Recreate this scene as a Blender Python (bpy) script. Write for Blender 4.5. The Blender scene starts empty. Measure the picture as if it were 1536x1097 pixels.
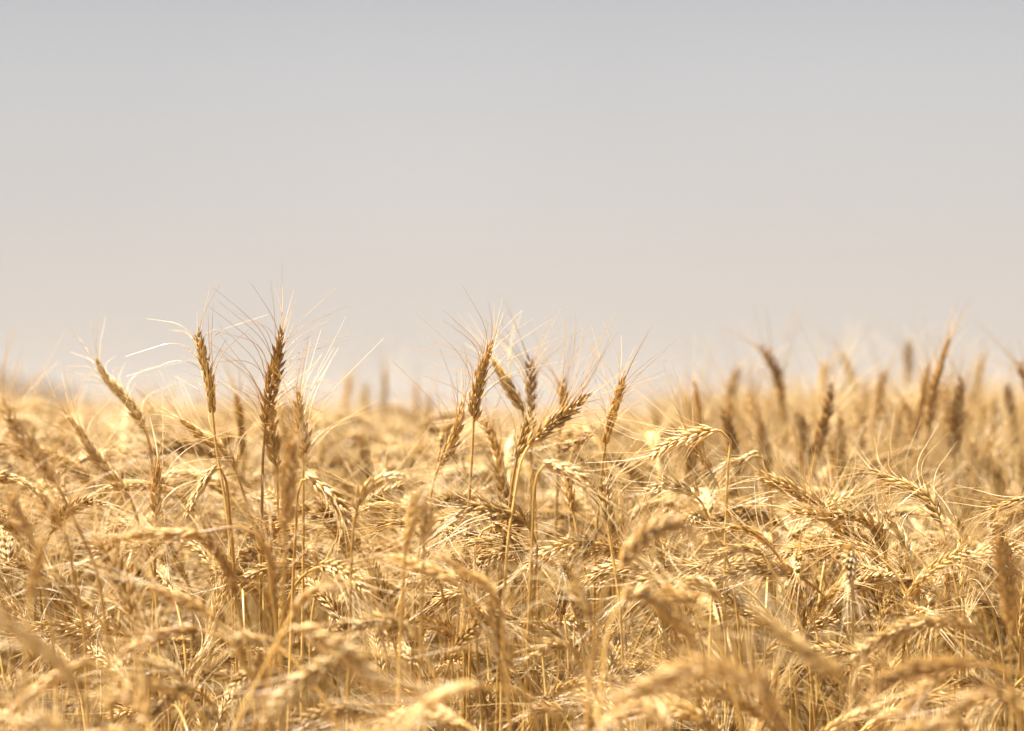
import bpy, math, random
import numpy as np
from mathutils import Vector

R = math.radians
random.seed(7)
rng = np.random.default_rng(11)
S = bpy.context.scene
C = S.collection

# ------------------------------------------------------------------ camera
CAM_H = 0.95
FPX = 4267.0            # focal length in pixels of the 1536 px wide photograph (100 mm on 36 mm)
HORIZON = 615.0
cd = bpy.data.cameras.new('camera')
cam = bpy.data.objects.new('camera', cd)
C.objects.link(cam)
S.camera = cam
cd.lens = 100.0
cd.sensor_width = 36.0
cd.sensor_fit = 'HORIZONTAL'
cd.clip_start = 0.05
cd.clip_end = 3000.0
PITCH = math.atan((HORIZON - 548.5) / FPX)
cam.location = (0, 0, CAM_H)
cam.rotation_euler = (R(90) + PITCH, 0, 0)
cd.dof.use_dof = True
cd.dof.focus_distance = 2.5
cd.dof.aperture_fstop = 4.3
cd.dof.aperture_blades = 9

# ------------------------------------------------------------------ world, sun, exposure
SUN_EL, SUN_AZ = 62.0, -88.0      # azimuth measured from +Y (away from the camera) towards +X; negative = left
W = bpy.data.worlds.new('World')
S.world = W
W.use_nodes = True
nt = W.node_tree
nt.nodes.clear()
wo = nt.nodes.new('ShaderNodeOutputWorld')
bg = nt.nodes.new('ShaderNodeBackground')
sky = nt.nodes.new('ShaderNodeTexSky')
sky.sky_type = 'NISHITA'
sky.sun_disc = False
sky.sun_elevation = R(SUN_EL)
sky.sun_rotation = R(SUN_AZ)
sky.dust_density = 5.0
sky.air_density = 1.0
sky.ozone_density = 1.0
tc = nt.nodes.new('ShaderNodeTexCoord')
sep = nt.nodes.new('ShaderNodeSeparateXYZ')
ramp = nt.nodes.new('ShaderNodeValToRGB')     # dusty air near the horizon, by elevation
ramp.color_ramp.interpolation = 'B_SPLINE'
SKY_RAMP = [(0.0, (0.70, 0.615, 0.53)), (0.035, (0.69, 0.62, 0.555)), (0.075, (0.655, 0.625, 0.60)),
            (0.115, (0.60, 0.60, 0.603)), (0.150, (0.55, 0.555, 0.572)), (0.22, (0.20, 0.24, 0.31))]
while len(ramp.color_ramp.elements) < len(SKY_RAMP):
    ramp.color_ramp.elements.new(0.5)
for e, (p, c) in zip(ramp.color_ramp.elements, SKY_RAMP):
    e.position = p
    e.color = (*c, 1)
gain = nt.nodes.new('ShaderNodeVectorMath')
gain.operation = 'SCALE'
SKY_GAIN = 3.98
gain.inputs['Scale'].default_value = SKY_GAIN
mr = nt.nodes.new('ShaderNodeMapRange')       # how much dust veils the blue
mr.inputs['From Min'].default_value = 0.16
mr.inputs['From Max'].default_value = 0.7
mr.inputs['To Min'].default_value = 1.0
mr.inputs['To Max'].default_value = 0.25
mx = nt.nodes.new('ShaderNodeMix')
mx.data_type = 'RGBA'
L = nt.links
L.new(tc.outputs['Generated'], sep.inputs[0])
L.new(sep.outputs['Z'], ramp.inputs[0])
L.new(sep.outputs['Z'], mr.inputs['Value'])
veil = nt.nodes.new('ShaderNodeTexNoise')      # uneven dust, very faint
veil.inputs['Scale'].default_value = 5.0
veil.inputs['Detail'].default_value = 3.0
vm = nt.nodes.new('ShaderNodeMapRange')
vm.inputs['To Min'].default_value = 0.94
vm.inputs['To Max'].default_value = 1.06
vs = nt.nodes.new('ShaderNodeVectorMath'); vs.operation = 'SCALE'
L.new(tc.outputs['Generated'], veil.inputs['Vector'])
L.new(veil.outputs['Fac'], vm.inputs['Value'])
L.new(ramp.outputs[0], vs.inputs[0]); L.new(vm.outputs[0], vs.inputs['Scale'])
L.new(vs.outputs[0], gain.inputs[0])
L.new(mr.outputs[0], mx.inputs[0])
L.new(sky.outputs[0], mx.inputs[6])
L.new(gain.outputs[0], mx.inputs[7])
L.new(mx.outputs[2], bg.inputs[0])
bg.inputs[1].default_value = 0.07
L.new(bg.outputs[0], wo.inputs[0])

sd = bpy.data.lights.new('sun', 'SUN')
sd.energy = 5.0
sd.angle = R(0.5)
sd.color = (1.0, 0.95, 0.87)
sun = bpy.data.objects.new('sun', sd)
C.objects.link(sun)
sv = Vector((math.sin(R(SUN_AZ)) * math.cos(R(SUN_EL)), math.cos(R(SUN_AZ)) * math.cos(R(SUN_EL)), math.sin(R(SUN_EL))))
sun.rotation_euler = sv.to_track_quat('Z', 'Y').to_euler()
sun.location = (-3, 4, 8)

S.view_settings.view_transform = 'Standard'
S.view_settings.look = 'None'
S.view_settings.gamma = 1.0
S.view_settings.use_curve_mapping = False
S.view_settings.exposure = 1.86
S.cycles.use_denoising = True
S.cycles.max_bounces = 6
S.cycles.diffuse_bounces = 2
S.cycles.glossy_bounces = 2
S.cycles.transmission_bounces = 4

# ------------------------------------------------------------------ materials
def straw(name, pale, mid, brown, rough, trans, bump=0.0, bscale=400.0):
    """dry straw: per-object tone (object colour), per-plant random, per-husk attribute, fine noise."""
    m = bpy.data.materials.new(name)
    m.use_nodes = True
    t = m.node_tree
    t.nodes.clear()
    N, K = t.nodes.new, t.links.new
    out = N('ShaderNodeOutputMaterial')
    p = N('ShaderNodeBsdfPrincipled')
    p.inputs['Roughness'].default_value = rough
    p.inputs['Specular IOR Level'].default_value = 0.45
    oi = N('ShaderNodeObjectInfo')
    at = N('ShaderNodeAttribute'); at.attribute_name = 'rnd'
    co = N('ShaderNodeTexCoord')
    no = N('ShaderNodeTexNoise'); no.inputs['Scale'].default_value = bscale * 0.35; no.inputs['Detail'].default_value = 3
    K(co.outputs['Object'], no.inputs['Vector'])
    # value = 0.45*rnd + 0.35*noise + 0.3*random
    a = N('ShaderNodeMath'); a.operation = 'MULTIPLY_ADD'; a.inputs[1].default_value = 0.42
    b = N('ShaderNodeMath'); b.operation = 'MULTIPLY_ADD'; b.inputs[1].default_value = 0.45
    c = N('ShaderNodeMath'); c.operation = 'MULTIPLY_ADD'; c.inputs[1].default_value = 0.35; c.inputs[2].default_value = -0.08
    K(at.outputs['Fac'], a.inputs[0]); K(b.outputs[0], a.inputs[2])
    K(no.outputs['Fac'], b.inputs[0]); K(c.outputs[0], b.inputs[2])
    K(oi.outputs['Random'], c.inputs[0])
    r = N('ShaderNodeValToRGB')
    r.color_ramp.elements[0].position = 0.15; r.color_ramp.elements[0].color = (*pale, 1)
    r.color_ramp.elements[1].position = 0.95; r.color_ramp.elements[1].color = (*brown, 1)
    e = r.color_ramp.elements.new(0.5); e.color = (*mid, 1)
    K(a.outputs[0], r.inputs[0])
    mu = N('ShaderNodeMix'); mu.data_type = 'RGBA'; mu.blend_type = 'MULTIPLY'; mu.inputs[0].default_value = 1.0
    K(r.outputs[0], mu.inputs[6]); K(oi.outputs['Color'], mu.inputs[7])
    K(mu.outputs[2], p.inputs['Base Color'])
    if bump:
        n2 = N('ShaderNodeTexNoise'); n2.inputs['Scale'].default_value = bscale; n2.inputs['Detail'].default_value = 2
        K(co.outputs['Object'], n2.inputs['Vector'])
        bp = N('ShaderNodeBump'); bp.inputs['Strength'].default_value = bump; bp.inputs['Distance'].default_value = 0.001
        K(n2.outputs['Fac'], bp.inputs['Height']); K(bp.outputs[0], p.inputs['Normal'])
    if trans:
        tr = N('ShaderNodeBsdfTranslucent')
        K(mu.outputs[2], tr.inputs['Color'])
        ms = N('ShaderNodeMixShader'); ms.inputs[0].default_value = trans
        K(p.outputs[0], ms.inputs[1]); K(tr.outputs[0], ms.inputs[2]); K(ms.outputs[0], out.inputs[0])
    else:
        K(p.outputs[0], out.inputs[0])
    return m

M_EAR = straw('wheat_husk', (0.82, 0.63, 0.34), (0.56, 0.345, 0.105), (0.17, 0.088, 0.024), 0.30, 0.10, 0.5, 900.0)
M_AWN = straw('wheat_awn', (0.93, 0.80, 0.53), (0.74, 0.53, 0.235), (0.40, 0.24, 0.075), 0.28, 0.35)
M_STEM = straw('wheat_straw', (0.62, 0.42, 0.14), (0.38, 0.22, 0.052), (0.13, 0.067, 0.017), 0.33, 0.06, 0.25, 300.0)
M_LEAF = straw('dry_leaf', (0.40, 0.28, 0.125), (0.28, 0.18, 0.07), (0.16, 0.095, 0.038), 0.75, 0.30, 0.4, 250.0)

# ------------------------------------------------------------------ mesh helpers
def make_mesh(name, V, Q, mats, rnd=None, midx=None, T=None):
    """V n x 3, Q m x 4 quads (T k x 3 triangles)"""
    me = bpy.data.meshes.new(name)
    V = np.asarray(V, dtype=np.float32)
    Q = np.asarray(Q, dtype=np.int32).reshape(-1, 4)
    n3 = 0 if T is None else len(T)
    me.vertices.add(len(V))
    me.vertices.foreach_set('co', V.ravel())
    loops = Q.ravel()
    starts = np.arange(len(Q), dtype=np.int32) * 4
    if n3:
        T = np.asarray(T, dtype=np.int32)
        starts = np.concatenate([starts, len(Q) * 4 + np.arange(n3, dtype=np.int32) * 3])
        loops = np.concatenate([loops, T.ravel()])
    me.loops.add(len(loops))
    me.loops.foreach_set('vertex_index', loops.astype(np.int32))
    me.polygons.add(len(starts))
    me.polygons.foreach_set('loop_start', starts.astype(np.int32))
    me.polygons.foreach_set('use_smooth', np.ones(len(starts), dtype=bool))
    for m in (mats if isinstance(mats, (list, tuple)) else [mats]):
        me.materials.append(m)
    if midx is not None:
        me.polygons.foreach_set('material_index', np.asarray(midx, dtype=np.int32))
    if rnd is not None:
        at = me.attributes.new('rnd', 'FLOAT', 'POINT')
        at.data.foreach_set('value', np.asarray(rnd, dtype=np.float32))
    me.update(calc_edges=True)
    me.validate()
    return me

def unit(v):
    v = np.asarray(v, dtype=float)
    return v / np.maximum(np.linalg.norm(v, axis=-1, keepdims=True), 1e-9)

def catmull(P, per=14):
    P = np.asarray(P, dtype=float)
    A = np.vstack([2 * P[0] - P[1], P, 2 * P[-1] - P[-2]])
    out = []
    for i in range(1, len(A) - 2):
        p0, p1, p2, p3 = A[i - 1], A[i], A[i + 1], A[i + 2]
        # centripetal parametrisation
        t0 = 0.0
        t1 = t0 + max(np.linalg.norm(p1 - p0), 1e-6) ** 0.5
        t2 = t1 + max(np.linalg.norm(p2 - p1), 1e-6) ** 0.5
        t3 = t2 + max(np.linalg.norm(p3 - p2), 1e-6) ** 0.5
        t = np.linspace(t1, t2, per, endpoint=False)[:, None]
        a1 = (t1 - t) / (t1 - t0) * p0 + (t - t0) / (t1 - t0) * p1
        a2 = (t2 - t) / (t2 - t1) * p1 + (t - t1) / (t2 - t1) * p2
        a3 = (t3 - t) / (t3 - t2) * p2 + (t - t2) / (t3 - t2) * p3
        b1 = (t2 - t) / (t2 - t0) * a1 + (t - t0) / (t2 - t0) * a2
        b2 = (t3 - t) / (t3 - t1) * a2 + (t - t1) / (t3 - t1) * a3
        out.append((t2 - t) / (t2 - t1) * b1 + (t - t1) / (t2 - t1) * b2)
    out.append(A[-2][None])
    return np.vstack(out)

def arclen(P):
    return np.concatenate([[0], np.cumsum(np.linalg.norm(np.diff(P, axis=0), axis=1))])

def at_s(P, s, q):
    return np.stack([np.interp(q, s, P[:, k]) for k in range(3)], axis=1)

def frames(P, x0=None):
    T = unit(np.gradient(P, axis=0))
    X = np.zeros_like(P)
    ref = np.array([1.0, 0.15, 0.1]) if x0 is None else x0
    x = ref - T[0] * np.dot(ref, T[0])
    X[0] = unit(x)
    for i in range(1, len(P)):
        x = X[i - 1] - T[i] * np.dot(X[i - 1], T[i])
        X[i] = unit(x)
    return T, X, np.cross(T, X)

def tubes(paths, radii, sides):
    """paths M x K x 3, radii M x K: M tubes in one set of arrays (open ends, thin tip)"""
    M, K, _ = paths.shape
    T = unit(np.gradient(paths, axis=1))
    ref = np.where(np.abs(T[..., 2:3]) < 0.8, np.array([0, 0, 1.0]), np.array([1.0, 0, 0]))
    X = unit(np.cross(T, ref))
    for i in range(1, K):
        x = X[:, i - 1] - T[:, i] * np.sum(X[:, i - 1] * T[:, i], axis=1, keepdims=True)
        X[:, i] = unit(x)
    Y = np.cross(T, X)
    a = np.arange(sides) / sides * 2 * np.pi
    V = paths[:, :, None] + radii[:, :, None, None] * (X[:, :, None] * np.cos(a)[None, None, :, None] + Y[:, :, None] * np.sin(a)[None, None, :, None])
    idx = np.arange(M * K * sides).reshape(M, K, sides)
    n = np.roll(idx, -1, axis=2)
    Q = np.stack([idx[:, :-1], n[:, :-1], n[:, 1:], idx[:, 1:]], axis=-1).reshape(-1, 4)
    return V.reshape(-1, 3), Q

# husk template: z along the husk 0..1, x half width, y half thickness (outer side +y is keeled)
def husk_template(sides=6):
    prof = [(0.0, 0.35), (0.16, 0.82), (0.38, 1.0), (0.62, 0.82), (0.84, 0.42), (1.0, 0.07)]
    V = []
    for z, r in prof:
        for k in range(sides):
            a = 2 * math.pi * (k + 0.25) / sides
            keel = 1.0 + 0.25 * max(0.0, math.sin(a)) ** 3
            V.append((r * math.cos(a), r * math.sin(a) * keel, z))
    n = len(prof)
    idx = np.arange(n * sides).reshape(n, sides)
    nx = np.roll(idx, -1, axis=1)
    Q = np.stack([idx[:-1], nx[:-1], nx[1:], idx[1:]], axis=-1).reshape(-1, 4)
    return np.array(V), Q
HV, HQ = husk_template()

def build_ear(P, rg, spread=45.0, twist=None, awn=1.0, fat=1.0, shag=1.0, dense=1.0):
    """P: spine of the ear from base to tip. Returns (husk V, Q, rnd), (awn V, Q, rnd)."""
    s = arclen(P)
    Ltot = s[-1]
    n = max(9, int(Ltot / 0.0047))
    T, X, Y = frames(P)
    tw0 = rg.uniform(0, 2 * np.pi) if twist is None else twist
    pos, ax, lat, nor, ln, wd, th, rn = [], [], [], [], [], [], [], []
    aw = []
    for i in range(n):
        u = (i + 0.5) / n
        q = np.array([u * Ltot * 0.95])
        c = at_s(P, s, q)[0]
        t = unit(at_s(T, s, q)[0]); x = unit(at_s(X, s, q)[0]); y = np.cross(t, x)
        tw = tw0 + 0.9 * u
        x, y = x * math.cos(tw) + y * math.sin(tw), -x * math.sin(tw) + y * math.cos(tw)
        sg = 1 if i % 2 else -1
        size = (0.72 + 0.42 * math.sin(math.pi * min(1, u * 0.85 + 0.18))) * fat * rg.uniform(0.92, 1.08)
        if u > 0.86:
            size *= 0.86
        o = x * sg
        # (open angle, sideways angle, base offset out, base offset side, length, width, height up)
        parts = [(0.30, 0.75, 0.8, 1.5, 9.0, 1.45, -0.6, 0), (0.30, -0.75, 0.8, -1.5, 9.0, 1.45, -0.6, 0),
                 (0.50, 0.30, 1.5, 0.9, 11.0, 1.45, 0.8, 1), (0.50, -0.30, 1.5, -0.9, 11.0, 1.45, 0.8, 1),
                 (0.40, 0.0, 1.3, 0.0, 12.0, 1.25, 2.4, 2)]
        srn = rg.uniform(-0.15, 0.15)
        for (oa, sa, bo, bs, hl, hw, up, kind) in parts:
            if rg.random() < 0.05:
                continue              # a shed husk
            oa = oa * rg.uniform(0.75, 1.3) * shag
            sa = sa * rg.uniform(0.8, 1.2)
            d = unit(t * math.cos(oa) + (o * math.cos(sa) + y * math.sin(sa)) * math.sin(oa))
            outw = unit(o * math.cos(sa * 1.6) + y * math.sin(sa * 1.6))
            nn = unit(outw - d * np.dot(outw, d))
            ll = np.cross(nn, d)
            hl2 = hl * size * 0.001 * rg.uniform(0.92, 1.1)
            b = c + (o * bo + y * bs) * 0.001 * size + t * up * 0.001
            pos.append(b); ax.append(d * hl2); lat.append(ll * hw * 0.001 * size); nor.append(nn * hw * 0.86 * 0.001 * size)
            rn.append(np.clip(rg.uniform(0.1, 0.9) + srn, 0, 1))
            if (kind == 1 and (u > 0.95 or rg.random() < 0.84 * dense)) or (kind == 2 and rg.random() < 0.25):
                aw.append((b + d * hl2 * 0.97, t, unit(d * 1.0 + o * 0.15 + y * rg.uniform(-.5, .5)), o, y, u))
    pos, ax, lat, nor, rn = map(np.array, (pos, ax, lat, nor, rn))
    # husks curve gently back towards the axis
    V = pos[:, None] + lat[:, None] * HV[None, :, 0:1] + nor[:, None] * (HV[None, :, 1:2] - 0.55 * (HV[None, :, 2:3] ** 2 - 0.2)) + ax[:, None] * HV[None, :, 2:3]
    m = len(pos)
    Q = (HQ[None] + (np.arange(m) * len(HV))[:, None, None]).reshape(-1, 4)
    husk = (V.reshape(-1, 3), Q, np.repeat(rn, len(HV)))
    # rachis
    # awns
    K = 10
    paths = np.zeros((len(aw), K, 3)); rad = np.zeros((len(aw), K))
    sp = math.radians(spread)
    for j, (b, t, d, o, y, u) in enumerate(aw):
        side = unit(d - t * np.dot(d, t) + 1e-4)
        ang = sp * rg.uniform(0.55, 1.25) * (1.35 - 0.5 * u) * (0.65 if u > 0.93 else 1.0)
        length = (0.070 * rg.uniform(0.72, 1.2) * (0.72 + 0.4 * math.sin(math.pi * min(1, u + 0.15)))) * awn
        if rg.random() < 0.10:
            length *= rg.uniform(0.2, 0.6)        # broken
        bend = rg.normal(0.0, 0.14)
        wob = unit(rg.normal(size=3))
        p = np.array(b); k0 = 0.30
        paths[j, 0] = p
        for k in range(1, K):
            f = k / (K - 1)
            a2 = k0 + (ang - k0) * min(1, f * 1.9) ** 0.8 + bend * f * 0.5
            dd = unit(t * math.cos(a2) + side * math.sin(a2) + wob * 0.05 * f + np.array([0, 0, -0.05 * f]))
            p = p + dd * length / (K - 1)
            paths[j, k] = p
        rad[j] = np.linspace(0.00033, 0.00011, K) * (0.8 + 0.4 * rg.random())
    AV, AQ = tubes(paths, rad, 3)
    arn = np.repeat(rg.uniform(0, 1, len(aw)), K * 3)
    return husk, (AV, AQ, arn)

def build_stem(P, rg, r_top=0.0011, r_low=0.0019):
    s = arclen(P)
    n = max(10, int(s[-1] / 0.012))
    q = np.linspace(0, s[-1], n)
    nodes = [s[-1] * rg.uniform(0.30, 0.42), s[-1] * rg.uniform(0.62, 0.75)]
    q = np.unique(np.concatenate([q] + [[a - .004, a - .0015, a, a + .0015, a + .004] for a in nodes]))
    PP = at_s(P, s, q)
    r = r_low + (r_top - r_low) * np.clip(1 - q / (s[-1] * 0.55), 0, 1)   # q = 0 at the ear
    r = np.where(q > nodes[0], r * 1.18, r)
    for a in nodes:
        r = r * (1 + 0.45 * np.exp(-((q - a) / 0.0022) ** 2))
    V, Q = tubes(PP[None], r[None], 7)
    rnd = np.repeat(np.clip(0.35 + 0.2 * np.sin(q * 31 + rg.uniform(0, 6)) + rg.normal(0, .05, len(q)), 0, 1), 7)
    return V, Q, rnd, nodes, s

def build_leaf(p0, az, rg, length=0.2, width=0.009):
    K = 13
    th = rg.uniform(0.15, 0.5)
    bend = rg.uniform(1.4, 2.9)
    p = np.array(p0, float); V = []; rn = []
    d_h = np.array([math.cos(az), math.sin(az), 0]); lat0 = np.array([-math.sin(az), math.cos(az), 0])
    tw = rg.uniform(-2.2, 2.2)
    for k in range(K):
        f = k / (K - 1)
        a = th + bend * f ** 1.3
        d = d_h * math.sin(a) + np.array([0, 0, math.cos(a)])
        nrm = np.cross(lat0, d)
        lat = lat0 * math.cos(tw * f) + nrm * math.sin(tw * f)
        n2 = np.cross(lat, d)
        w = width * 0.5 * (math.sin(math.pi * min(1, 0.22 + 0.8 * f)) ** 0.7 if f < 1 else 0.05)
        c = 0.45 + 0.3 * math.sin(f * 9 + tw)
        for e in (-1, -0.5, 0, 0.5, 1):
            V.append(p + lat * w * e + n2 * w * c * (abs(e) ** 1.5) + n2 * 0.0006 * math.sin(f * 23 + e * 3))
            rn.append(min(1, max(0, 0.3 + 0.3 * f + rg.normal(0, 0.08))))
        p = p + d * length / (K - 1)
    idx = np.arange(K * 5).reshape(K, 5)
    Q = np.stack([idx[:-1, :-1], idx[:-1, 1:], idx[1:, 1:], idx[1:, :-1]], axis=-1).reshape(-1, 4)
    return np.array(V), Q, np.array(rn)

TONE = {'k': (0.68, 0.57, 0.44, 1), 'd': (0.94, 0.86, 0.76, 1), 'n': (0.96, 0.92, 0.86, 1), 'g': (1.05, 1.0, 0.90, 1), 'b': (1.0, 1.03, 1.08, 1)}  # dark tones also put the shade on upright ears into their colour

def link(name, me, parent, tone):
    o = bpy.data.objects.new(name, me)
    C.objects.link(o)
    o.parent = parent
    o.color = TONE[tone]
    return o

def make_plant(path, ear_s, rg, tone='g', label='', group='ripe wheat plants in the field', spread=48.0, leaf=None, twist=None, awn=1.0, fat=1.0, shag=1.0, dense=1.0):
    """path: spine from the tip of the ear down to the ground; ear_s: length of the ear on it."""
    s = arclen(path)
    root = path[-1].copy()
    e = bpy.data.objects.new('wheat_plant', None)
    C.objects.link(e)
    e.location = root
    e.empty_display_size = 0.02
    e['label'] = label
    e['category'] = 'wheat'
    e['group'] = group
    local = path - root
    q = np.linspace(ear_s, 0, 40)
    ear_p = at_s(local, s, q)
    (hv, hq, hr), (av, aq, ar) = build_ear(ear_p, rg, spread, twist, awn, fat, shag, dense)
    ear = link('ear', make_mesh('ear', hv, hq, M_EAR, hr), e, tone)
    bt = 'b' if tone == 'b' else ('n' if tone in 'dk' else 'g')
    link('beard', make_mesh('beard', av, aq, M_AWN, ar), ear, bt)
    q = np.concatenate([np.linspace(ear_s * 0.15, ear_s, 8, endpoint=False), np.linspace(ear_s, s[-1], 60)])
    st_p = at_s(local, s, q)
    sv_, sq_, sr_, nodes, ss = build_stem(st_p, rg)
    link('stem', make_mesh('stem', sv_, sq_, M_STEM, sr_), e, 'n' if tone in 'dk' else 'g')
    if leaf is None:
        leaf = rg.random() < 0.45
    if leaf:
        p0 = at_s(st_p, ss, np.array([nodes[0]]))[0]
        lv, lq, lr = build_leaf(p0, rg.uniform(0, 2 * np.pi), rg, rg.uniform(0.10, 0.22), rg.uniform(0.006, 0.010))
        link('leaf', make_mesh('leaf', lv, lq, M_LEAF, lr), e, 'g')
    return e

def at(x, y, d):
    """the point of the place that lies d metres in front of the camera under photograph pixel (x, y)"""
    u = (x - 768) / FPX
    v = -(y - 548.5) / FPX
    c, s_ = math.cos(PITCH), math.sin(PITCH)
    k = d / (c - v * s_)            # d measured along world Y
    return np.array([u * k, d, CAM_H + (s_ + v * c) * k])

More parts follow.
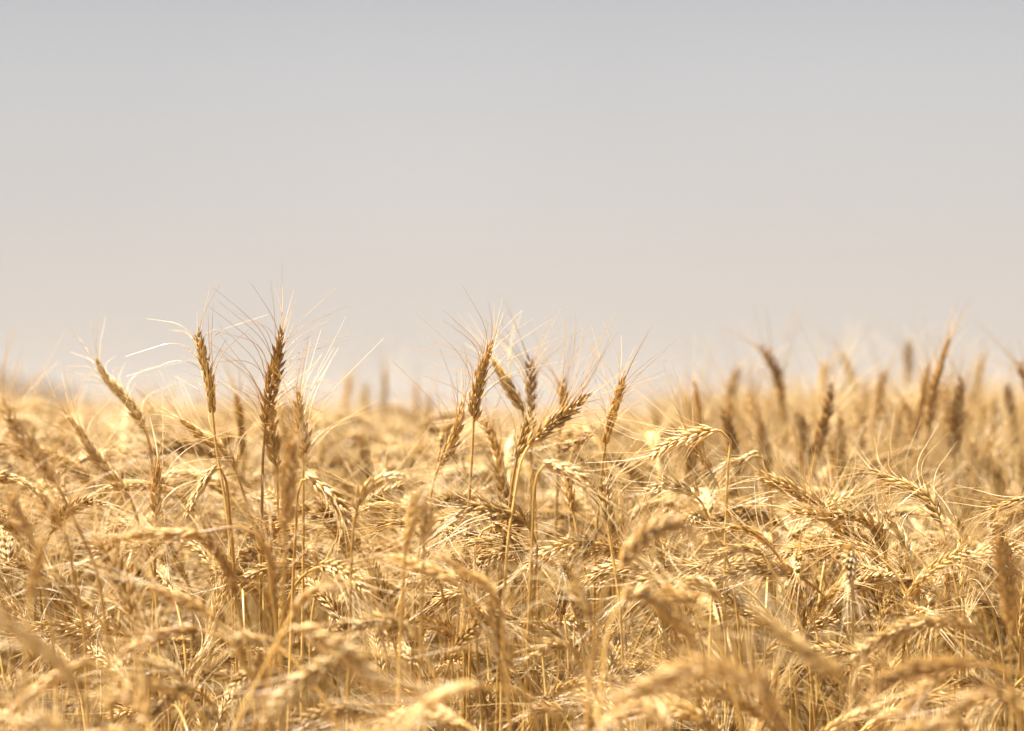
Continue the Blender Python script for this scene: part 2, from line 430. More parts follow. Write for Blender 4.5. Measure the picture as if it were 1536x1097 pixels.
# ------------------------------------------------------------------ the plants one can point at in the photograph
# (distance m, tone, number of ear points, [points from ear tip down the stem], awn spread, label)
PLANTS = [
 # ears against the sky, left
 (2.55, 'b', 4, [(295,496),(305,537),(314,579),(319,622),(322,655),(330,705)], 68, 'slim upright ear with a pale sunlit tip and one long bristle rising high above it'),
 (2.72, 'b', 6, [(145,540),(159,566),(179,588),(198,610),(213,634),(218,645),(225,668),(228,700)], 60, 'pale golden ear leaning left against the sky with knobbly grains, slightly soft'),
 (2.35, 'n', 5, [(100,622),(121,649),(143,684),(169,716),(197,750),(207,785)], 50, 'thick shaggy brown ear slanting up to the left below the pale knobbly one'),
 (2.60, 'n', 4, [(271,630),(300,652),(332,674),(354,706),(366,745)], 45, 'brown ear slanting up to the left, just below the ear with the pale sunlit tip'),
 (2.50, 'g', 3, [(236,687),(235,725),(234,780),(233,820)], 50, 'short upright ear with open grains standing between two slanting brown ears'),
 (2.45, 'b', 3, [(277,778),(296,738),(329,699),(340,725),(344,770)], 45, 'pale ear hanging down to the left from a bent neck beneath a slanting brown ear'),
 (2.10, 'n', 5, [(-2,600),(19,636),(45,671),(67,700),(90,735),(108,775)], 55, 'soft brown ear slanting in from the left edge of the field view'),
 (3.00, 'n', 3, [(354,591),(361,635),(365,685),(366,720)], 40, 'blurred tan ear standing just behind the slim pale-tipped one'),
 (2.55, 'd', 5, [(422,491),(416,537),(407,582),(400,625),(398,640),(395,675),(393,760)], 58, 'tallest dark brown ear against the sky, its white bristles fanned out both ways'),
 (2.66, 'n', 4, [(407,602),(405,640),(410,675),(415,706),(417,760)], 50, 'tan ear standing close behind the stem of the tallest dark ear'),
 (2.45, 'n', 4, [(448,588),(449,623),(456,671),(455,700),(455,740)], 40, 'brown ear with long bristles slanting right, beside the tallest dark ear'),
 (1.95, 'd', 4, [(440,648),(435,695),(432,745),(428,800),(426,860)], 25, 'blurred dark brown ear standing straight in front of the left cluster of ears'),
 (2.20, 'd', 3, [(400,815),(409,860),(408,925),(407,970)], 25, 'dark brown upright ear low in shade under the blurred dark ear'),
 (4.30, 'n', 2, [(524,560),(516,625),(515,680)], 40, 'soft brown ear behind, first of the blurred row left of centre'),
 (4.50, 'b', 2, [(578,550),(576,620),(577,680)], 40, 'blurred pale ear rising highest of the soft row left of centre'),
 (4.40, 'b', 2, [(548,575),(545,640),(543,690)], 40, 'blurred pale ear between a soft brown ear and the highest pale one'),
 (4.50, 'b', 2, [(624,576),(626,640),(628,690)], 40, 'blurred cream ear right of the highest ear of the soft row'),
 (4.60, 'n', 2, [(642,588),(645,645),(646,690)], 40, 'blurred tan ear ending the soft row left of centre'),
 # centre
 (2.60, 'd', 4, [(694,602),(688,636),(673,674),(655,706),(646,745)], 45, 'dark rusty ear leaning right with one white bristle standing up from its tip'),
 (2.30, 'b', 5, [(618,722),(598,714),(572,720),(546,738),(534,768),(528,822),(525,935)], 40, 'pale ear bowing over to the right on a long straight orange stem'),
 (2.50, 'g', 4, [(737,513),(725,553),(715,592),(710,635),(709,665),(705,730)], 45, 'tall golden ear with plump grains, leaning slightly right at the centre skyline'),
 (2.75, 'n', 4, [(738,540),(757,569),(773,598),(786,622),(790,650)], 45, 'brown ear leaning left to touch the tip of the tall golden centre ear'),
 (2.80, 'd', 3, [(795,534),(796,572),(797,620),(797,660)], 35, 'straight dark brown ear like a spike behind the centre cluster'),
 (2.85, 'd', 3, [(843,568),(845,604),(840,645),(838,690)], 35, 'short dark ear standing right of the straight dark spike'),
 (2.45, 'b', 3, [(798,618),(788,650),(775,690),(770,715),(764,760)], 48, 'plump bleached ear with open husks below the straight dark spike'),
 (2.40, 'g', 4, [(882,590),(853,617),(821,642),(791,671),(779,700),(773,740)], 35, 'long golden ear slanting up to the right across the centre cluster'),
 (2.60, 'g', 4, [(935,564),(926,598),(916,632),(908,668),(903,705),(900,740)], 50, 'golden ear with stray pale husks, alone on the skyline right of centre'),
 (2.35, 'd', 4, [(884,733),(870,714),(842,702),(812,696),(803,722),(799,800),(790,1000)], 40, 'ear hanging right from a sharply bent pale neck on a long straight stem'),
 (2.42, 'b', 3, [(906,722),(907,748),(912,790),(918,830)], 40, 'small bleached ear pointing straight up on a thin stem in the middle of the field'),
 (2.60, 'd', 3, [(1022,640),(1044,674),(1066,706),(1081,740)], 20, 'thin dark nearly bare ear slanting left with two white bristles on its tip'),
 (2.50, 'g', 5, [(972,690),(997,673),(1023,660),(1051,651),(1080,645),(1096,655),(1092,700),(1090,760)], 45, 'arched golden ear bowing left with its bristles hanging like a comb'),
 (4.10, 'n', 2, [(984,598),(981,655),(980,700)], 40, 'blurred tan ear alone on the low skyline right of centre'),
 (2.75, 'd', 4, [(722,626),(737,655),(748,687),(751,722),(750,760)], 55, 'dark curved ear with pale curled bristles right below the golden centre ear'),
 (2.60, 'd', 3, [(849,700),(853,735),(860,770),(868,812)], 35, 'small dark upright ear beneath the ear with the bent pale neck'),
 (2.70, 'g', 3, [(830,660),(858,668),(892,652),(905,668),(910,720)], 40, 'golden ear lying almost level below the long slanting one'),
 (2.50, 'b', 4, [(968,738),(1000,728),(1030,735),(1050,748),(1062,775)], 45, 'pale ear lying level under the arched golden one, bristles to the left'),
 (2.70, 'b', 3, [(1085,693),(1112,692),(1140,680),(1152,700),(1155,740)], 40, 'blurred bleached ear lying level at the foot of the right stand'),
 # stand behind on the right
 (3.40, 'n', 4, [(1138,515),(1155,538),(1167,566),(1172,600),(1175,650)], 30, 'blurred brown ear hooked to the left, tallest at the left end of the right stand'),
 (3.60, 'n', 3, [(1111,546),(1101,571),(1093,604),(1090,650)], 30, 'blurred tan ear leaning right, first of the right stand'),
 (4.00, 'g', 2, [(1237,542),(1233,595),(1232,660)], 35, 'faint golden ear behind, between the hooked brown ear and a sharp dark one'),
 (3.05, 'd', 4, [(1249,570),(1242,612),(1231,655),(1221,690),(1213,720)], 25, 'long dark ear leaning right, sharpest of the right stand'),
 (4.20, 'b', 3, [(1262,526),(1274,560),(1287,600),(1289,660)], 35, 'faint cream ear leaning left behind the long dark one'),
 (3.40, 'd', 3, [(1326,556),(1319,593),(1311,640),(1309,680)], 28, 'dark brown ear in the middle of the right stand'),
 (4.20, 'b', 2, [(1364,507),(1361,575),(1360,640)], 35, 'blurred pale ear rising tall in the middle of the right stand'),
 (3.30, 'd', 4, [(1392,547),(1385,590),(1376,635),(1372,665)], 28, 'dark ear just left of the tallest one in the right stand'),
 (3.15, 'd', 4, [(1426,503),(1412,545),(1399,590),(1392,640)], 40, 'tallest dark ear of the right stand, leaning right with white bristles at its tip'),
 (4.00, 'b', 2, [(1474,533),(1465,585),(1462,640)], 35, 'blurred pale ear right of the tallest dark one'),
 (3.80, 'n', 2, [(1430,571),(1428,625),(1427,670)], 30, 'blurred brown ear low behind the tallest dark one'),
 (3.50, 'd', 3, [(1493,596),(1494,630),(1492,675),(1490,700)], 28, 'dark straight ear near the right end of the stand'),
 (3.40, 'd', 3, [(1509,577),(1516,612),(1522,650),(1524,690)], 28, 'dark ear leaning left near the right end of the stand'),
 (3.20, 'd', 3, [(1526,540),(1538,565),(1552,600),(1556,650)], 28, 'dark ear cut by the right edge of the photo, high in the stand'),
 (3.50, 'n', 4, [(1336,600),(1320,634),(1301,670),(1290,700)], 28, 'brown ear slanting right, low in the middle of the right stand'),
 (3.80, 'n', 2, [(1118,598),(1120,660),(1121,700)], 30, 'blurred brown ear low at the left end of the right stand'),
 (3.70, 'n', 3, [(1208,615),(1200,650),(1190,690)], 30, 'blurred brown ear low between the hooked ear and the long dark one'),
 (3.60, 'g', 3, [(1290,615),(1283,655),(1275,695)], 30, 'blurred golden ear low right of the long dark one'),
 (3.60, 'n', 3, [(1448,610),(1452,650),(1458,690)], 30, 'blurred brown ear low under the pale one in the right stand'),
 (3.60, 'n', 3, [(1402,640),(1408,675),(1412,710)], 30, 'blurred brown ear low beneath the tallest dark one'),
 (3.55, 'd', 3, [(1350,640),(1352,680),(1356,720)], 30, 'dark ear lowest in the middle of the right stand'),
 (3.90, 'g', 3, [(1160,600),(1156,650),(1153,690)], 30, 'blurred golden ear just under the hooked brown one'),
 (3.90, 'g', 3, [(1071,610),(1074,660),(1076,700)], 30, 'blurred golden ear at the very start of the right stand'),
 # sharp ears, right
 (2.50, 'b', 5, [(1306,704),(1335,720),(1372,735),(1398,756),(1412,785),(1420,820)], 70, 'sharp golden ear slanting up to the left over the gap, long tip bristle rising'),
 (2.48, 'b', 5, [(1432,772),(1445,812),(1448,850),(1446,880),(1445,900),(1448,950)], 75, 'sharp bleached ear standing upright on the right with bristles out to both sides'),
 (2.50, 'n', 4, [(1484,762),(1508,758),(1535,750),(1562,742),(1580,760),(1585,800)], 40, 'sharp ear with orange-brown grains lying level at the right edge'),
 (2.45, 'b', 4, [(1330,774),(1348,799),(1361,825),(1366,845),(1371,868),(1381,915)], 60, 'plump pale ear leaning left below the slanting sharp one'),
 (2.50, 'b', 5, [(1240,782),(1266,774),(1292,777),(1314,792),(1328,834),(1344,900)], 50, 'pale ear bowing left on a long orange stem'),
 (2.55, 'g', 4, [(1131,710),(1175,728),(1213,746),(1243,768),(1264,800),(1280,850)], 45, 'long golden ear slanting up to the left under the right stand'),
 (2.50, 'g', 4, [(1178,770),(1214,768),(1245,780),(1266,806),(1276,835)], 45, 'golden ear bowing left just under the long slanting one'),
 (2.45, 'n', 4, [(1245,821),(1276,817),(1305,828),(1325,841),(1345,860),(1361,890)], 35, 'brown-gold ear bowing left with orange grains on a curving stem'),
 (2.50, 'g', 4, [(1168,835),(1198,825),(1228,825),(1252,838),(1276,864),(1295,910)], 45, 'golden ear bowing left beside the one with orange grains'),
 (2.52, 'b', 3, [(1294,850),(1318,860),(1345,871),(1358,895)], 45, 'short pale ear beneath the one with orange grains'),
 (2.15, 'b', 6, [(1274,1002),(1303,970),(1344,948),(1392,934),(1439,935),(1478,956),(1500,985),(1515,1040)], 40, 'large bleached arching ear low on the right, its tip drooping left'),
 (1.90, 'd', 4, [(1492,805),(1507,854),(1514,903),(1515,950),(1516,1000)], 60, 'blurred brown bristly ear upright near the right edge'),
 (1.45, 'b', 4, [(1130,918),(1169,950),(1217,985),(1265,1020)], 25, 'very blurred bright ear slanting down to the right, low right of centre'),
 (1.60, 'g', 4, [(1300,1034),(1345,1012),(1400,1000),(1470,995)], 25, 'very blurred golden ear lying level under the large arching one'),
 (1.50, 'n', 4, [(1420,1090),(1452,1052),(1492,1040),(1530,1056)], 25, 'very blurred arch of an ear in the lower right corner'),
 (1.78, 'n', 3, [(1345,1075),(1387,1033),(1425,1008)], 30, 'blurred brown ear slanting up to the right at the bottom, right of centre'),
 (1.45, 'd', 3, [(1140,1000),(1150,1045),(1170,1100)], 25, 'very blurred dark brown ear at the bottom under the bright slanting blur'),
 # middle foreground
 (1.80, 'n', 5, [(1045,800),(1018,787),(985,793),(953,820),(924,856),(902,900),(896,945)], 25, 'blurred ear forming a tall arch to the right, highest of the near ones'),
 (1.78, 'g', 5, [(1045,962),(1018,935),(985,904),(955,892),(930,903),(914,935),(908,980),(902,1040)], 25, 'blurred ear forming a lower arch beneath the tall arch'),
 (1.92, 'g', 3, [(1003,880),(1012,890),(1040,908),(1063,939),(1086,985),(1100,1040)], 30, 'blurred smooth arching neck with a stub of an ear, right of the lower arch'),
 (2.30, 'b', 4, [(940,892),(958,876),(984,870),(1004,880),(1012,905)], 50, 'sharp pale ear behind the opening of the lower arch'),
 (2.25, 'b', 4, [(1018,879),(1040,872),(1062,880),(1080,898),(1092,930),(1104,980)], 45, 'thick bright ear bowing left just right of the lower arch'),
 (1.90, 'b', 3, [(857,874),(871,900),(888,928),(900,970)], 25, 'blurred short white ear leaning left against the tall arch'),
 (2.45, 'g', 4, [(1083,796),(1110,793),(1135,802),(1158,822),(1187,865),(1212,915),(1235,970)], 35, 'golden ear bowing left on a long curved stem under the level pale ear'),
 (2.40, 'b', 4, [(1052,852),(1083,831),(1112,823),(1144,832),(1160,860)], 45, 'pale ear bowing left with its tip down, right of the tall arch'),
 (1.35, 'g', 6, [(913,1062),(968,1033),(1021,1008),(1073,1000),(1118,1020),(1157,1050)], 20, 'very blurred wide golden band of an ear across the bottom centre'),
 (1.70, 'g', 4, [(923,1074),(955,1059),(988,1069),(1005,1100)], 25, 'blurred ear arching just below the wide golden band'),
 (2.40, 'b', 5, [(684,768),(719,760),(748,768),(777,775),(797,795),(805,815),(800,903),(789,1035)], 40, 'sharp golden ear bowing left on a long straight stem at the centre'),
 (2.45, 'n', 4, [(787,845),(778,822),(762,800),(735,786),(716,805),(712,860)], 40, 'brown ear drooping right beneath the sharp bowed centre ear'),
 (2.30, 'b', 3, [(800,985),(826,968),(860,974),(872,1000)], 40, 'pale ear lying level low at the centre'),
 (2.30, 'g', 3, [(794,1072),(812,1062),(845,1072),(858,1097)], 40, 'golden ear lying level at the bottom centre'),
 (2.05, 'b', 3, [(623,745),(617,785),(608,825),(605,880)], 30, 'blurred bleached upright ear, taller of a pair left of centre'),
 (2.05, 'b', 3, [(641,752),(640,785),(636,820),(634,880)], 30, 'blurred bleached upright ear, right-hand one of the pair left of centre'),
 (2.05, 'g', 4, [(586,833),(621,847),(657,860),(686,876),(700,900)], 35, 'golden ear slanting up to the left under the bleached pair'),
 (1.95, 'g', 4, [(668,842),(703,862),(732,880),(748,906),(754,950),(758,1000)], 30, 'blurred golden ear curving down to the right below the centre'),
 (2.02, 'n', 4, [(730,888),(744,925),(754,965),(770,1003)], 35, 'blurred brownish ear standing low at the centre behind a curving golden one'),
 (2.10, 'b', 4, [(528,941),(562,932),(598,938),(630,962),(645,1000)], 40, 'bright bleached ear arching right, low left of centre'),
 (1.85, 'n', 4, [(505,882),(478,884),(452,903),(434,930),(412,970),(392,1012)], 30, 'blurred brown ear arching to the right above the crossing blurred ears'),
 (1.70, 'g', 5, [(588,1056),(560,1018),(520,981),(478,958),(436,938),(415,960),(405,1020)], 25, 'blurred ear falling in a long curve to the right, left of centre'),
 (1.70, 'b', 4, [(388,1088),(440,1034),(487,998),(520,985)], 25, 'blurred pale ear slanting down to the left at the bottom'),
 (1.52, 'g', 4, [(605,1095),(640,1060),(678,1038),(725,1030)], 20, 'very blurred golden ear slanting at the bottom left of centre'),
 (2.50, 'g', 3, [(648,905),(672,895),(704,891),(718,910)], 40, 'small sharp golden ear lying level at the centre'),
 (2.45, 'b', 4, [(695,819),(722,812),(748,815),(772,830),(782,860)], 40, 'sharp bleached ear bowing left below the sharp bowed centre ear'),
 (2.50, 'g', 3, [(655,785),(685,777),(715,782),(728,800)], 40, 'golden ear lying level left of the sharp bowed centre ear'),
 (2.40, 'n', 5, [(518,800),(515,770),(500,745),(478,728),(456,712),(447,735),(444,790)], 35, 'brown ear hooked over to the right below the brown ear with long bristles'),
 (2.50, 'g', 3, [(565,794),(590,786),(622,792),(632,815)], 40, 'golden ear lying level behind the bleached pair'),
 # left foreground
 (2.10, 'n', 5, [(180,808),(214,801),(248,801),(282,801),(302,800),(345,790),(380,797),(400,828),(408,890)], 20, 'plump brown ear lying level and pointing left, on a pale bent neck'),
 (2.20, 'n', 5, [(138,790),(160,832),(182,870),(196,903),(206,940),(212,990)], 35, 'brown ear slanting up to the left beneath the level plump one'),
 (2.30, 'b', 4, [(76,850),(90,872),(112,898),(142,918),(160,950)], 45, 'pale ear slanting up to the left near the left edge'),
 (1.35, 'b', 5, [(-10,912),(33,952),(65,975),(96,1003),(118,1040)], 15, 'very blurred bright ear slanting across the lower left corner'),
 (1.60, 'g', 3, [(64,812),(53,860),(45,905),(42,960)], 20, 'very blurred upright golden ear near the left edge'),
 (2.00, 'n', 4, [(178,980),(221,961),(260,948),(300,945),(345,962),(365,1000)], 30, 'brown ear bowing left, low in the left of the field'),
 (1.95, 'd', 4, [(226,882),(260,896),(295,911),(325,932),(352,956),(370,1000)], 30, 'dark brown ear slanting up to the left in front of the bowed ones'),
 (1.90, 'b', 3, [(345,962),(378,960),(412,968),(440,990)], 25, 'blurred pale ear lying level right of the dark slanting one'),
 (1.90, 'b', 4, [(158,1028),(195,1022),(234,1027),(268,1041),(293,1058),(312,1092)], 30, 'pale smooth ear arching left at the bottom left'),
 (1.92, 'n', 5, [(8,1080),(42,1046),(75,1022),(107,1004),(143,992),(165,1010)], 30, 'brown ear drooping to the lower left corner'),
 (1.60, 'g', 4, [(158,1058),(182,1040),(208,1053),(224,1090)], 20, 'blurred golden arch at the bottom left'),
 (2.40, 'b', 3, [(307,977),(294,994),(280,1020),(276,1060)], 40, 'small sharp bleached ear leaning right, low on the left'),
 (2.15, 'b', 3, [(226,988),(252,1003),(275,1022),(285,1060)], 35, 'short pale ear leaning left beside the small sharp one'),
 (2.45, 'b', 4, [(133,970),(146,948),(161,928),(180,911),(196,925),(200,970)], 50, 'sharp bleached ear hanging to the left from a bent neck, mid left'),
 (2.00, 'd', 3, [(14,738),(30,782),(50,812),(60,860)], 35, 'blurred brown ear leaning left at the left edge'),
 (2.20, 'g', 3, [(58,745),(76,770),(98,800),(108,850)], 50, 'golden ear leaning left next to the blurred brown edge one'),
 (1.40, 'b', 3, [(30,1092),(70,1085),(110,1105)], 15, 'very blurred bright ear cut by the bottom edge, bottom left'),
 (2.20, 'd', 4, [(306,800),(325,828),(345,864),(354,895),(362,935)], 35, 'dark brown ear slanting up to the left under the pale bent neck'),
 (2.00, 'n', 3, [(395,975),(390,1010),(385,1060),(383,1100)], 30, 'blurred grey-brown upright ear low, left of the crossing blurred ears'),
]
OCC = []
def hero_path(d, pts, rg):
    P = []
    tip_dy = rg.uniform(-0.022, 0.022)
    n = len(pts)
    for i, (x, y) in enumerate(pts):
        P.append(at(x, y, d + tip_dy * (1 - i / (n - 1))))
    P = np.array(P)
    t = unit(P[-1] - P[-2])
    th = np.array([t[0], rg.uniform(-0.25, 0.25), 0.0])
    low = min(t[2], 0.0)
    q1 = P[-1] + 0.045 * (t + np.array([0, 0, -0.5 if t[2] > -0.8 else 0]))
    q2 = P[-1] + 0.075 * th + np.array([0, 0, -0.15])
    q3 = P[-1] + 0.095 * th + np.array([0, 0, -0.34])
    g = P[-1] + 0.115 * th; g = np.array([g[0] + rg.uniform(-.01, .01), g[1] + rg.uniform(-.02, .02), -0.01])
    return np.vstack([P, q1, q2, q3, g])

for k, (d, tone, ne, pts, spread, label) in enumerate(PLANTS):
    rg = np.random.default_rng(1000 + k)
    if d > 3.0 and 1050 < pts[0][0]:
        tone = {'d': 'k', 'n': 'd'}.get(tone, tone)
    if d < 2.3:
        d = 2.3 - (2.3 - d) * 0.62
        spread += 14
    P = hero_path(d, pts, rg)
    path = catmull(P)
    s = arclen(path)
    j = (ne - 1) * 14
    ear_s = max(s[j], 0.078 * rg.uniform(0.92, 1.08)) if d > 3.0 else s[j]
    fat = 1.0 if ear_s > 0.06 else 0.85
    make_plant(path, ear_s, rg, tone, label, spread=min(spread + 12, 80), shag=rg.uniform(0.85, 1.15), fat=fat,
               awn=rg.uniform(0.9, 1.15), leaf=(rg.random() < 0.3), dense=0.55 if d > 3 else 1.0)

# ------------------------------------------------------------------ plants between them
def ylim(x, d):
    """highest photograph row the filling plants may reach, by column and distance (keeps the skyline of the named plants)"""
    if 3.0 <= d < 3.25 and x > 1090:
        return 690
    if 3.25 <= d < 3.7 and x > 1090:
        return 650
    sky = np.interp(x, [-200, 0, 200, 350, 520, 660, 760, 1000, 1060, 1140, 1536, 1800], [588, 592, 610, 618, 615, 640, 642, 640, 618, 580, 555, 555])
    if d < 3.0 and x > 1130:
        sky = 745
    elif d < 3.0:
        sky += 14
    near = np.interp(d, [1.0, 1.5, 1.9, 2.3, 2.46, 2.58, 2.75, 3.0], [1130, 1120, 1060, 1000, 880, 730, 655, 600])
    far = 0
    if d > 5:
        far = np.interp(x, [0, 1000, 1140, 1536], [622, 626, 615, 605]) - 20 * 5 / d
    return max(sky, near, far)

def random_spine(rg, apex=0.83, nod=None, az=None, ear_len=None):
    """spine from the ear tip to the root, root at (0, 0, 0); its highest point at `apex`"""
    ear_len = ear_len or rg.uniform(0.072, 0.102)
    nod = nod if nod is not None else (rg.uniform(5, 35) if rg.random() < 0.3 else rg.uniform(60, 140))
    az = az if az is not None else rg.uniform(0, 2 * np.pi)
    Lp = 0.86
    n = 120
    q = np.linspace(0, Lp, n)
    lean = math.radians(rg.uniform(0, 7))
    bend_len = rg.uniform(0.10, 0.20)
    f = np.clip((q - (Lp - ear_len * 0.8 - bend_len)) / (bend_len + ear_len * 0.8), 0, 1)
    th = lean + math.radians(nod) * f ** 1.5 * (1 if nod > 50 else .8)
    azs = az + 0.35 * np.sin(q * 5 + rg.uniform(0, 6))
    T = np.stack([np.sin(th) * np.cos(azs), np.sin(th) * np.sin(azs), np.cos(th)], 1)
    P = np.vstack([[0, 0, 0], np.cumsum(T[:-1] * (q[1] - q[0]), axis=0)])
    P[:, :2] += 0.004 * np.stack([np.sin(q * 14 + az), np.cos(q * 11 + az)], 1)
    dz = apex - P[:, 2].max()
    w = np.clip(q / 0.5, 0, 1)[:, None]
    P = P + np.array([0, 0, dz]) * w
    return P[::-1].copy(), ear_len, nod, az

def field_x(rg, d, margin=0.10):
    return rg.uniform(-1, 1) * (768 / FPX * d + margin)

N_FILL = 300 - len(PLANTS)
ZONES = {}
fill = 0
rg = np.random.default_rng(5)
while fill < N_FILL:
    u = rg.random()
    if u < 0.70:
        d = rg.uniform(2.46, 2.95)
    elif u < 0.90:
        d = rg.uniform(2.95, 3.6)
    elif u < 0.93:
        d = rg.uniform(2.0, 2.36)
    else:
        d = rg.uniform(3.5, 4.3)
    x = field_x(rg, d, 0.0)
    if rg.random() < 0.30:
        d = rg.uniform(3.2, 3.9)
        x = rg.uniform(1080, 1550)
        x = (x - 768) / FPX * d
    px = 768 + x / d * FPX
    right_stand = d > 3.0 and px > 1060
    lim = 560 if (right_stand and px > 1120) else ylim(px, d)
    if right_stand:
        row = lim + rg.uniform(0, 130)
    elif d < 2.36:
        row = lim + rg.uniform(0, 90)
    else:
        row = lim + rg.uniform(0, 1) ** 1.25 * (1090 - lim)
    z = CAM_H + (HORIZON - row) / FPX * d
    if z < 0.64:
        continue
    nod = rg.uniform(3, 18) if (right_stand or rg.random() < 0.15) else rg.uniform(55, 135)
    az = rg.normal(math.pi, 0.9) if rg.random() < 0.62 else rg.normal(0, 0.9)
    P, el, nod, az = random_spine(rg, z, nod, az)
    P[:, 0] += x; P[:, 1] += d
    # keep the tip itself under the skyline as well
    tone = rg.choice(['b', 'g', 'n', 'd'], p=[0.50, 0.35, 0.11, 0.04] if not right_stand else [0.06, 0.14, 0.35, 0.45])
    pose = 'upright' if nod < 35 else ('bowing left' if math.cos(az) < -0.35 else ('bowing right' if math.cos(az) > 0.35 else 'nodding'))
    colour = {'b': 'bleached', 'g': 'golden', 'n': 'tan', 'd': 'dark brown'}[tone]
    part = ['left fifth', 'left of centre', 'middle', 'right of centre', 'right fifth'][int(min(4, max(0, px // 307.2)))]
    if right_stand:
        where = 'in the upright stand behind on the right'
    elif d > 2.95:
        where = 'blurred behind the sharp ears, ' + part
    elif d < 2.36:
        where = 'low among the blurred near ears, ' + part
    else:
        where = 'in the sharp tangle, ' + ('its top, ' if row < 800 else 'its lower half, ') + part
    label = f'{colour} wheat ear {pose} {where}'
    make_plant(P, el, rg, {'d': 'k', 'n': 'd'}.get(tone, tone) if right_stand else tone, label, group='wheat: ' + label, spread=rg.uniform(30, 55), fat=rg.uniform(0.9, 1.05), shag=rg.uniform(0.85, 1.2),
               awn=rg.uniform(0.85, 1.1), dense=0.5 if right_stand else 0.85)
    fill += 1

# ------------------------------------------------------------------ the rest of the crop: one mass
VAR = bpy.data.collections.new('wheat_kinds')
NV = 30
for k in range(NV):
    rg = np.random.default_rng(300 + k)
    nod = rg.uniform(4, 28) if k < 10 else rg.uniform(55, 140)
    az = 0.0
    P, el, nod, az = random_spine(rg, 0.83, nod, az)
    P = np.vstack([P, P[-1] + [[0, 0, -0.12]]])
    s = arclen(P)
    ep = at_s(P, s, np.linspace(el, 0, 40))
    (hv, hq, hr), (av, aq, ar) = build_ear(ep, rg, rg.uniform(28, 50), dense=0.35 if k < 10 else 0.6, fat=rg.uniform(0.9, 1.08))
    stp = at_s(P, s, np.concatenate([np.linspace(el * .15, el, 6, endpoint=False), np.linspace(el, s[-1], 40)]))
    sv_, sq_, sr_, nodes, ss = build_stem(stp, rg)
    p0 = at_s(stp, ss, np.array([nodes[0]]))[0]
    lv, lq, lr = build_leaf(p0, rg.uniform(0, 6.28), rg, rg.uniform(0.10, 0.22))
    p1 = at_s(stp, ss, np.array([nodes[1]]))[0]
    mv, mq, mr2 = build_leaf(p1, rg.uniform(0, 6.28), rg, rg.uniform(0.12, 0.26), 0.011)
    Vs, Qs, Rs, Ms, off = [], [], [], [], 0
    for i, (v, q_, r_) in enumerate(((hv, hq, hr), (av, aq, ar), (sv_, sq_, sr_), (lv, lq, lr), (mv, mq, mr2))):
        if (i == 3 and k % 2) or (i == 4 and k % 3):
            continue
        Vs.append(v); Qs.append(q_ + off); Rs.append(r_); Ms.append(np.full(len(q_), min(i, 3))); off += len(v)
    me = make_mesh('wheat_kind', np.vstack(Vs), np.vstack(Qs), [M_EAR, M_AWN, M_STEM, M_LEAF], np.concatenate(Rs), np.concatenate(Ms))
    o = bpy.data.objects.new('kind_%02d' % k, me)
    o.color = TONE['kdnkg'[k % 5] if k < 10 else 'bgngbg'[k % 6]]
    VAR.objects.link(o)

pts, rots, scl, idx = [], [], [], []
rg = np.random.default_rng(77)
def sow(d0, d1, dens, side0, side1, low=None, west=None):
    area = (d1 - d0) * ((side0 + side1))
    for _ in range(int(area * dens)):
        d = rg.uniform(d0, d1)
        w = np.interp(d, [d0, d1], [side0, side1])
        x = rg.uniform(-w if west is None else (west - 768) / FPX * d, w)
        px = 768 + x / d * FPX
        stand = d > 3.0 and px > 1070
        z = CAM_H - 0.135 + rg.normal(0, 0.045) + (0.115 if stand else np.interp(d, [2.8, 3.8, 6, 14], [.01, .095, .08, .04]))
        if low:
            z = rg.uniform(*low)
        row = HORIZON + (CAM_H - z) * FPX / d
        lim = ylim(min(max(px, -200), 1800), d)
        if row < lim:
            row = lim + rg.uniform(0, 60) * min(1, 4 / d)
            z = CAM_H + (HORIZON - row) / FPX * d
        if z < 0.62:
            if d < 2.0:
                continue
            z = rg.uniform(0.62, 0.72)
        s_ = z / 0.83
        s_ = float(np.clip(s_, 0.9, 1.08))
        pts.append((x, d, z - 0.83 * s_))
        az = rg.normal(math.pi, 1.1) if rg.random() < 0.55 else rg.uniform(0, 6.28)
        rots.append((rg.normal(0, .03), rg.normal(0, .03), az))
        scl.append(s_)
        up = rg.random() < (0.95 if stand else 0.2)
        idx.append(int(rg.integers(0, 10)) if up else int(rg.integers(10, NV)))
sow(1.75, 2.05, 22, 0.75, 0.9)
sow(2.05, 2.46, 60, 0.9, 0.95)
sow(2.46, 3.0, 330, 0.95, 1.1)
sow(2.25, 2.95, 170, 0.9, 1.1, (0.63, 0.75))
sow(3.25, 4.8, 210, 1.1, 1.4, None, 1060)
sow(3.0, 6.0, 330, 1.1, 1.7)
sow(6.0, 14.0, 150, 1.7, 3.2)
sow(14.0, 42.0, 45, 3.2, 8.0)

me = bpy.data.meshes.new('wheat_field')
me.vertices.add(len(pts))
me.vertices.foreach_set('co', np.array(pts, dtype=np.float32).ravel())
a = me.attributes.new('rot', 'FLOAT_VECTOR', 'POINT'); a.data.foreach_set('vector', np.array(rots, dtype=np.float32).ravel())
a = me.attributes.new('scl', 'FLOAT', 'POINT'); a.data.foreach_set('value', np.array(scl, dtype=np.float32))
a = me.attributes.new('idx', 'INT', 'POINT'); a.data.foreach_set('value', np.array(idx, dtype=np.int32))
field = bpy.data.objects.new('wheat_field', me)
C.objects.link(field)
field['kind'] = 'stuff'
field['label'] = 'dense mass of ripe wheat filling the field between and behind the nearer ears'
field['category'] = 'wheat field'
g = bpy.data.node_groups.new('sow_wheat', 'GeometryNodeTree')
g.interface.new_socket('Geometry', in_out='INPUT', socket_type='NodeSocketGeometry')
g.interface.new_socket('Geometry', in_out='OUTPUT', socket_type='NodeSocketGeometry')
N, K = g.nodes.new, g.links.new
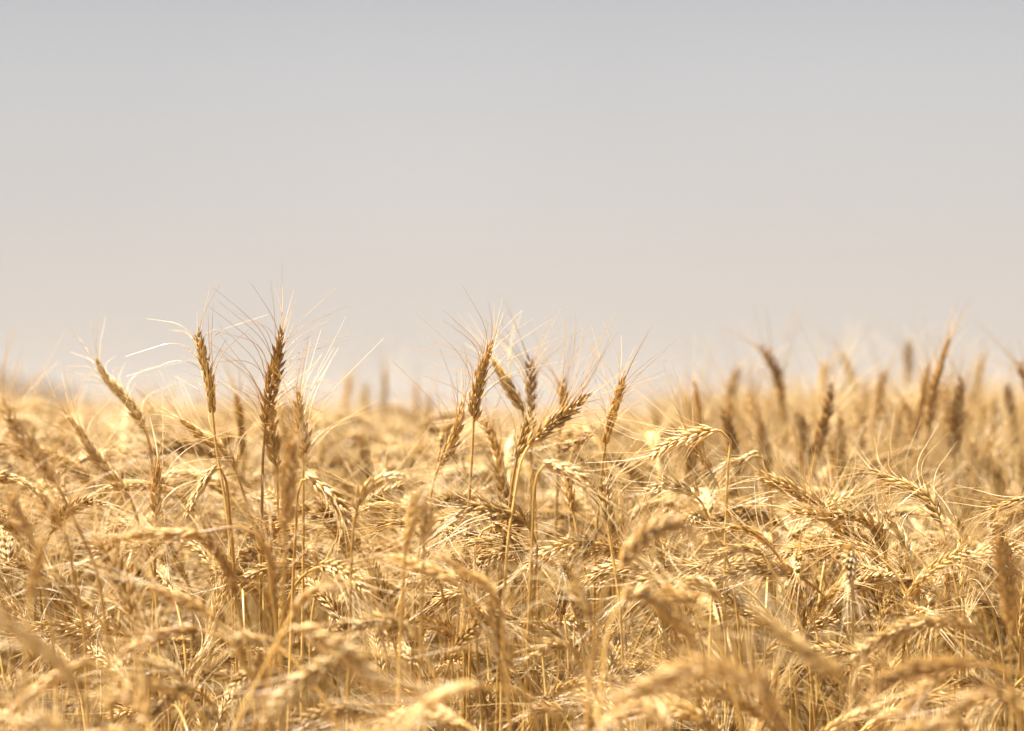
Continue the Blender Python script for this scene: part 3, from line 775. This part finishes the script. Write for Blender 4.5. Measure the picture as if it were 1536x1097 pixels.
gi, go = N('NodeGroupInput'), N('NodeGroupOutput')
ip = N('GeometryNodeInstanceOnPoints')
ci = N('GeometryNodeCollectionInfo')
ci.inputs['Collection'].default_value = VAR
ci.inputs['Separate Children'].default_value = True
ci.inputs['Reset Children'].default_value = True
def named(nm, ty):
    n_ = N('GeometryNodeInputNamedAttribute'); n_.data_type = ty; n_.inputs['Name'].default_value = nm
    return n_
e2r = N('FunctionNodeEulerToRotation')
K(gi.outputs[0], ip.inputs['Points']); K(ci.outputs[0], ip.inputs['Instance'])
ip.inputs['Pick Instance'].default_value = True
K(named('idx', 'INT').outputs['Attribute'], ip.inputs['Instance Index'])
K(named('rot', 'FLOAT_VECTOR').outputs['Attribute'], e2r.inputs[0]); K(e2r.outputs[0], ip.inputs['Rotation'])
K(named('scl', 'FLOAT').outputs['Attribute'], ip.inputs['Scale'])
K(ip.outputs[0], go.inputs[0])
md = field.modifiers.new('sow', 'NODES'); md.node_group = g

# ------------------------------------------------------------------ ground and far crop
def noise_mat(name, c1, c2, scale, rough=0.9, bump=0.3):
    m = bpy.data.materials.new(name); m.use_nodes = True
    t = m.node_tree; p = t.nodes['Principled BSDF']
    p.inputs['Roughness'].default_value = rough
    co = t.nodes.new('ShaderNodeTexCoord')
    n1 = t.nodes.new('ShaderNodeTexNoise'); n1.inputs['Scale'].default_value = scale; n1.inputs['Detail'].default_value = 8
    r = t.nodes.new('ShaderNodeValToRGB')
    r.color_ramp.elements[0].position = 0.32; r.color_ramp.elements[0].color = (*c1, 1)
    r.color_ramp.elements[1].position = 0.68; r.color_ramp.elements[1].color = (*c2, 1)
    b = t.nodes.new('ShaderNodeBump'); b.inputs['Strength'].default_value = bump; b.inputs['Distance'].default_value = 0.05
    t.links.new(co.outputs['Object'], n1.inputs['Vector']); t.links.new(n1.outputs['Fac'], r.inputs[0])
    t.links.new(r.outputs[0], p.inputs['Base Color']); t.links.new(n1.outputs['Fac'], b.inputs['Height']); t.links.new(b.outputs[0], p.inputs['Normal'])
    return m

def sheet(name, x0, x1, y0, y1, nx, ny, zf, mat, geo=False):
    xs = np.linspace(x0, x1, nx)
    ys = np.geomspace(y0, y1, ny) if geo else np.linspace(y0, y1, ny)
    X, Y = np.meshgrid(xs, ys)
    if geo:
        X = X * (Y / y1) 
    Z = zf(X, Y)
    V = np.stack([X, Y, Z], -1).reshape(-1, 3)
    i = np.arange(nx * ny).reshape(ny, nx)
    Q = np.stack([i[:-1, :-1], i[:-1, 1:], i[1:, 1:], i[1:, :-1]], -1).reshape(-1, 4)
    me = make_mesh(name, V, Q, mat)
    o = bpy.data.objects.new(name, me); C.objects.link(o)
    return o

gr = sheet('ground', -320, 320, -20, 640, 40, 60, lambda X, Y: X * 0, noise_mat('soil', (0.12, 0.08, 0.045), (0.26, 0.175, 0.09), 6.0))
gr['kind'] = 'structure'; gr['label'] = 'dry soil and straw litter under the wheat'
rg = np.random.default_rng(9)
ph = rg.uniform(0, 6.28, (24,)); fx = rg.normal(0, 3.2, 24); fy = rg.normal(0, 1.4, 24)
def crop_top(X, Y):
    z = np.full_like(X, 0.70)
    for a_, b_, p_ in zip(fx, fy, ph):
        z = z + 0.012 * np.sin(X * a_ + Y * b_ + p_)
    z = z + rg.normal(0, 0.022, X.shape)
    return np.minimum(z, 0.84)
fc = sheet('far_wheat_crop', -300, 300, 16, 620, 420, 420, crop_top, noise_mat('far_straw_shaded', (0.15, 0.095, 0.036), (0.31, 0.20, 0.08), 9.0, 0.8, 0.6), geo=True)  # straw colour darkened to stand for the crop's shadow on itself
fc['kind'] = 'stuff'; fc['label'] = 'far top of the wheat crop running back to the horizon'

# ------------------------------------------------------------------ far trees on the left
def foliage_mat():
    m = bpy.data.materials.new('tree_leaf'); m.use_nodes = True
    t = m.node_tree; p = t.nodes['Principled BSDF']
    oi = t.nodes.new('ShaderNodeAttribute'); oi.attribute_name = 'rnd'
    r = t.nodes.new('ShaderNodeValToRGB')
    r.color_ramp.elements[0].color = (0.11, 0.08, 0.042, 1); r.color_ramp.elements[1].color = (0.27, 0.20, 0.11, 1)
    t.links.new(oi.outputs['Fac'], r.inputs[0]); t.links.new(r.outputs[0], p.inputs['Base Color'])
    p.inputs['Roughness'].default_value = 0.7
    return m
M_LF = foliage_mat()
M_BARK = noise_mat('bark', (0.06, 0.045, 0.03), (0.16, 0.12, 0.085), 8.0)
def tree(x, y, h, w, label, seed):
    rg = np.random.default_rng(seed)
    e = bpy.data.objects.new('field_tree', None); C.objects.link(e); e.location = (x, y, 0)
    e['label'] = label; e['category'] = 'tree'; e['group'] = 'trees far off behind the field'
    paths, rads = [], []
    K_ = 6
    tr = np.stack([np.linspace(0, rg.normal(0, .2), K_), np.linspace(0, rg.normal(0, .2), K_), np.linspace(-0.2, h * 0.6, K_)], 1)
    paths.append(tr); rads.append(np.linspace(h * .045, h * .02, K_))
    tips = []
    for i in range(9):
        a_ = i * 2.4 + rg.uniform(-.3, .3); s0 = tr[2 + i % 3]
        end = np.array([math.cos(a_) * w * .38, math.sin(a_) * w * .38, h * rg.uniform(.5, .9)])
        f = np.linspace(0, 1, K_)[:, None]
        paths.append(s0 * (1 - f) + end * f + np.array([0, 0, .12 * h]) * f * (1 - f)); rads.append(np.linspace(h * .018, h * .006, K_)); tips.append(end)
    V, Q = tubes(np.array(paths), np.array(rads), 6)
    tk = bpy.data.objects.new('trunk', make_mesh('trunk', V, Q, M_BARK)); C.objects.link(tk); tk.parent = e
    cs = []
    for t_ in tips + [np.array([0, 0, h * .85])]:
        for _ in range(5):
            cs.append(t_ + rg.normal(0, 1, 3) * np.array([w * .10, w * .10, h * .07]))
    P, rn = [], []
    for c_ in cs:
        b = rg.uniform(0, 1)
        n_ = 70
        dd = unit(rg.normal(size=(n_, 3))) * (w * .10) * rg.uniform(.4, 1, (n_, 1))
        P.append(c_ + dd); rn.append(np.clip(b + rg.normal(0, .15, n_), 0, 1))
    P = np.vstack(P); rn = np.concatenate(rn)
    P[:, 2] = np.clip(P[:, 2], h * .12, h)
    a1 = unit(rg.normal(size=P.shape)); a2 = unit(np.cross(a1, rg.normal(size=P.shape)))
    s_ = w * 0.022
    V = np.stack([P - a1 * s_, P - a2 * s_ * .5, P + a1 * s_, P + a2 * s_ * .5], 1).reshape(-1, 3)
    Q = np.arange(len(P) * 4).reshape(-1, 4)
    cr = bpy.data.objects.new('crown', make_mesh('crown', V, Q, M_LF, np.repeat(rn, 4))); C.objects.link(cr); cr.parent = e
TD = 340.0
for i, (px, hpx, wd, lab) in enumerate([(-22, 60, 10, 'blurred dark tree far off at the left edge, tallest of three'),
                                        (36, 42, 8.0, 'lower blurred tree far off, middle of three at the left edge'),
                                        (84, 28, 7.0, 'smallest blurred far tree, right end of three at the left edge')]):
    d_ = TD + i * 9
    tree((px - 768) / FPX * d_, d_, CAM_H + hpx / FPX * d_, wd, lab, 40 + i)

# ------------------------------------------------------------------ dusty air
hz = bpy.data.meshes.new('haze')
x0, x1, y0, y1, z0, z1 = -330, 330, -30, 650, -1.0, 6.5
hz.from_pydata([(x, y, z) for x in (x0, x1) for y in (y0, y1) for z in (z0, z1)], [],
               [(0, 1, 3, 2), (4, 6, 7, 5), (0, 4, 5, 1), (2, 3, 7, 6), (0, 2, 6, 4), (1, 5, 7, 3)])
hm = bpy.data.materials.new('dusty_air'); hm.use_nodes = True
tt = hm.node_tree; tt.nodes.clear()
oo = tt.nodes.new('ShaderNodeOutputMaterial'); pv = tt.nodes.new('ShaderNodeVolumePrincipled')
pv.inputs['Color'].default_value = (0.72, 0.64, 0.56, 1); pv.inputs['Density'].default_value = 0.0006
tt.links.new(pv.outputs[0], oo.inputs['Volume'])
hz.materials.append(hm)
ho = bpy.data.objects.new('haze', hz); C.objects.link(ho)
ho['kind'] = 'stuff'; ho['label'] = 'pale dusty air over the whole field'
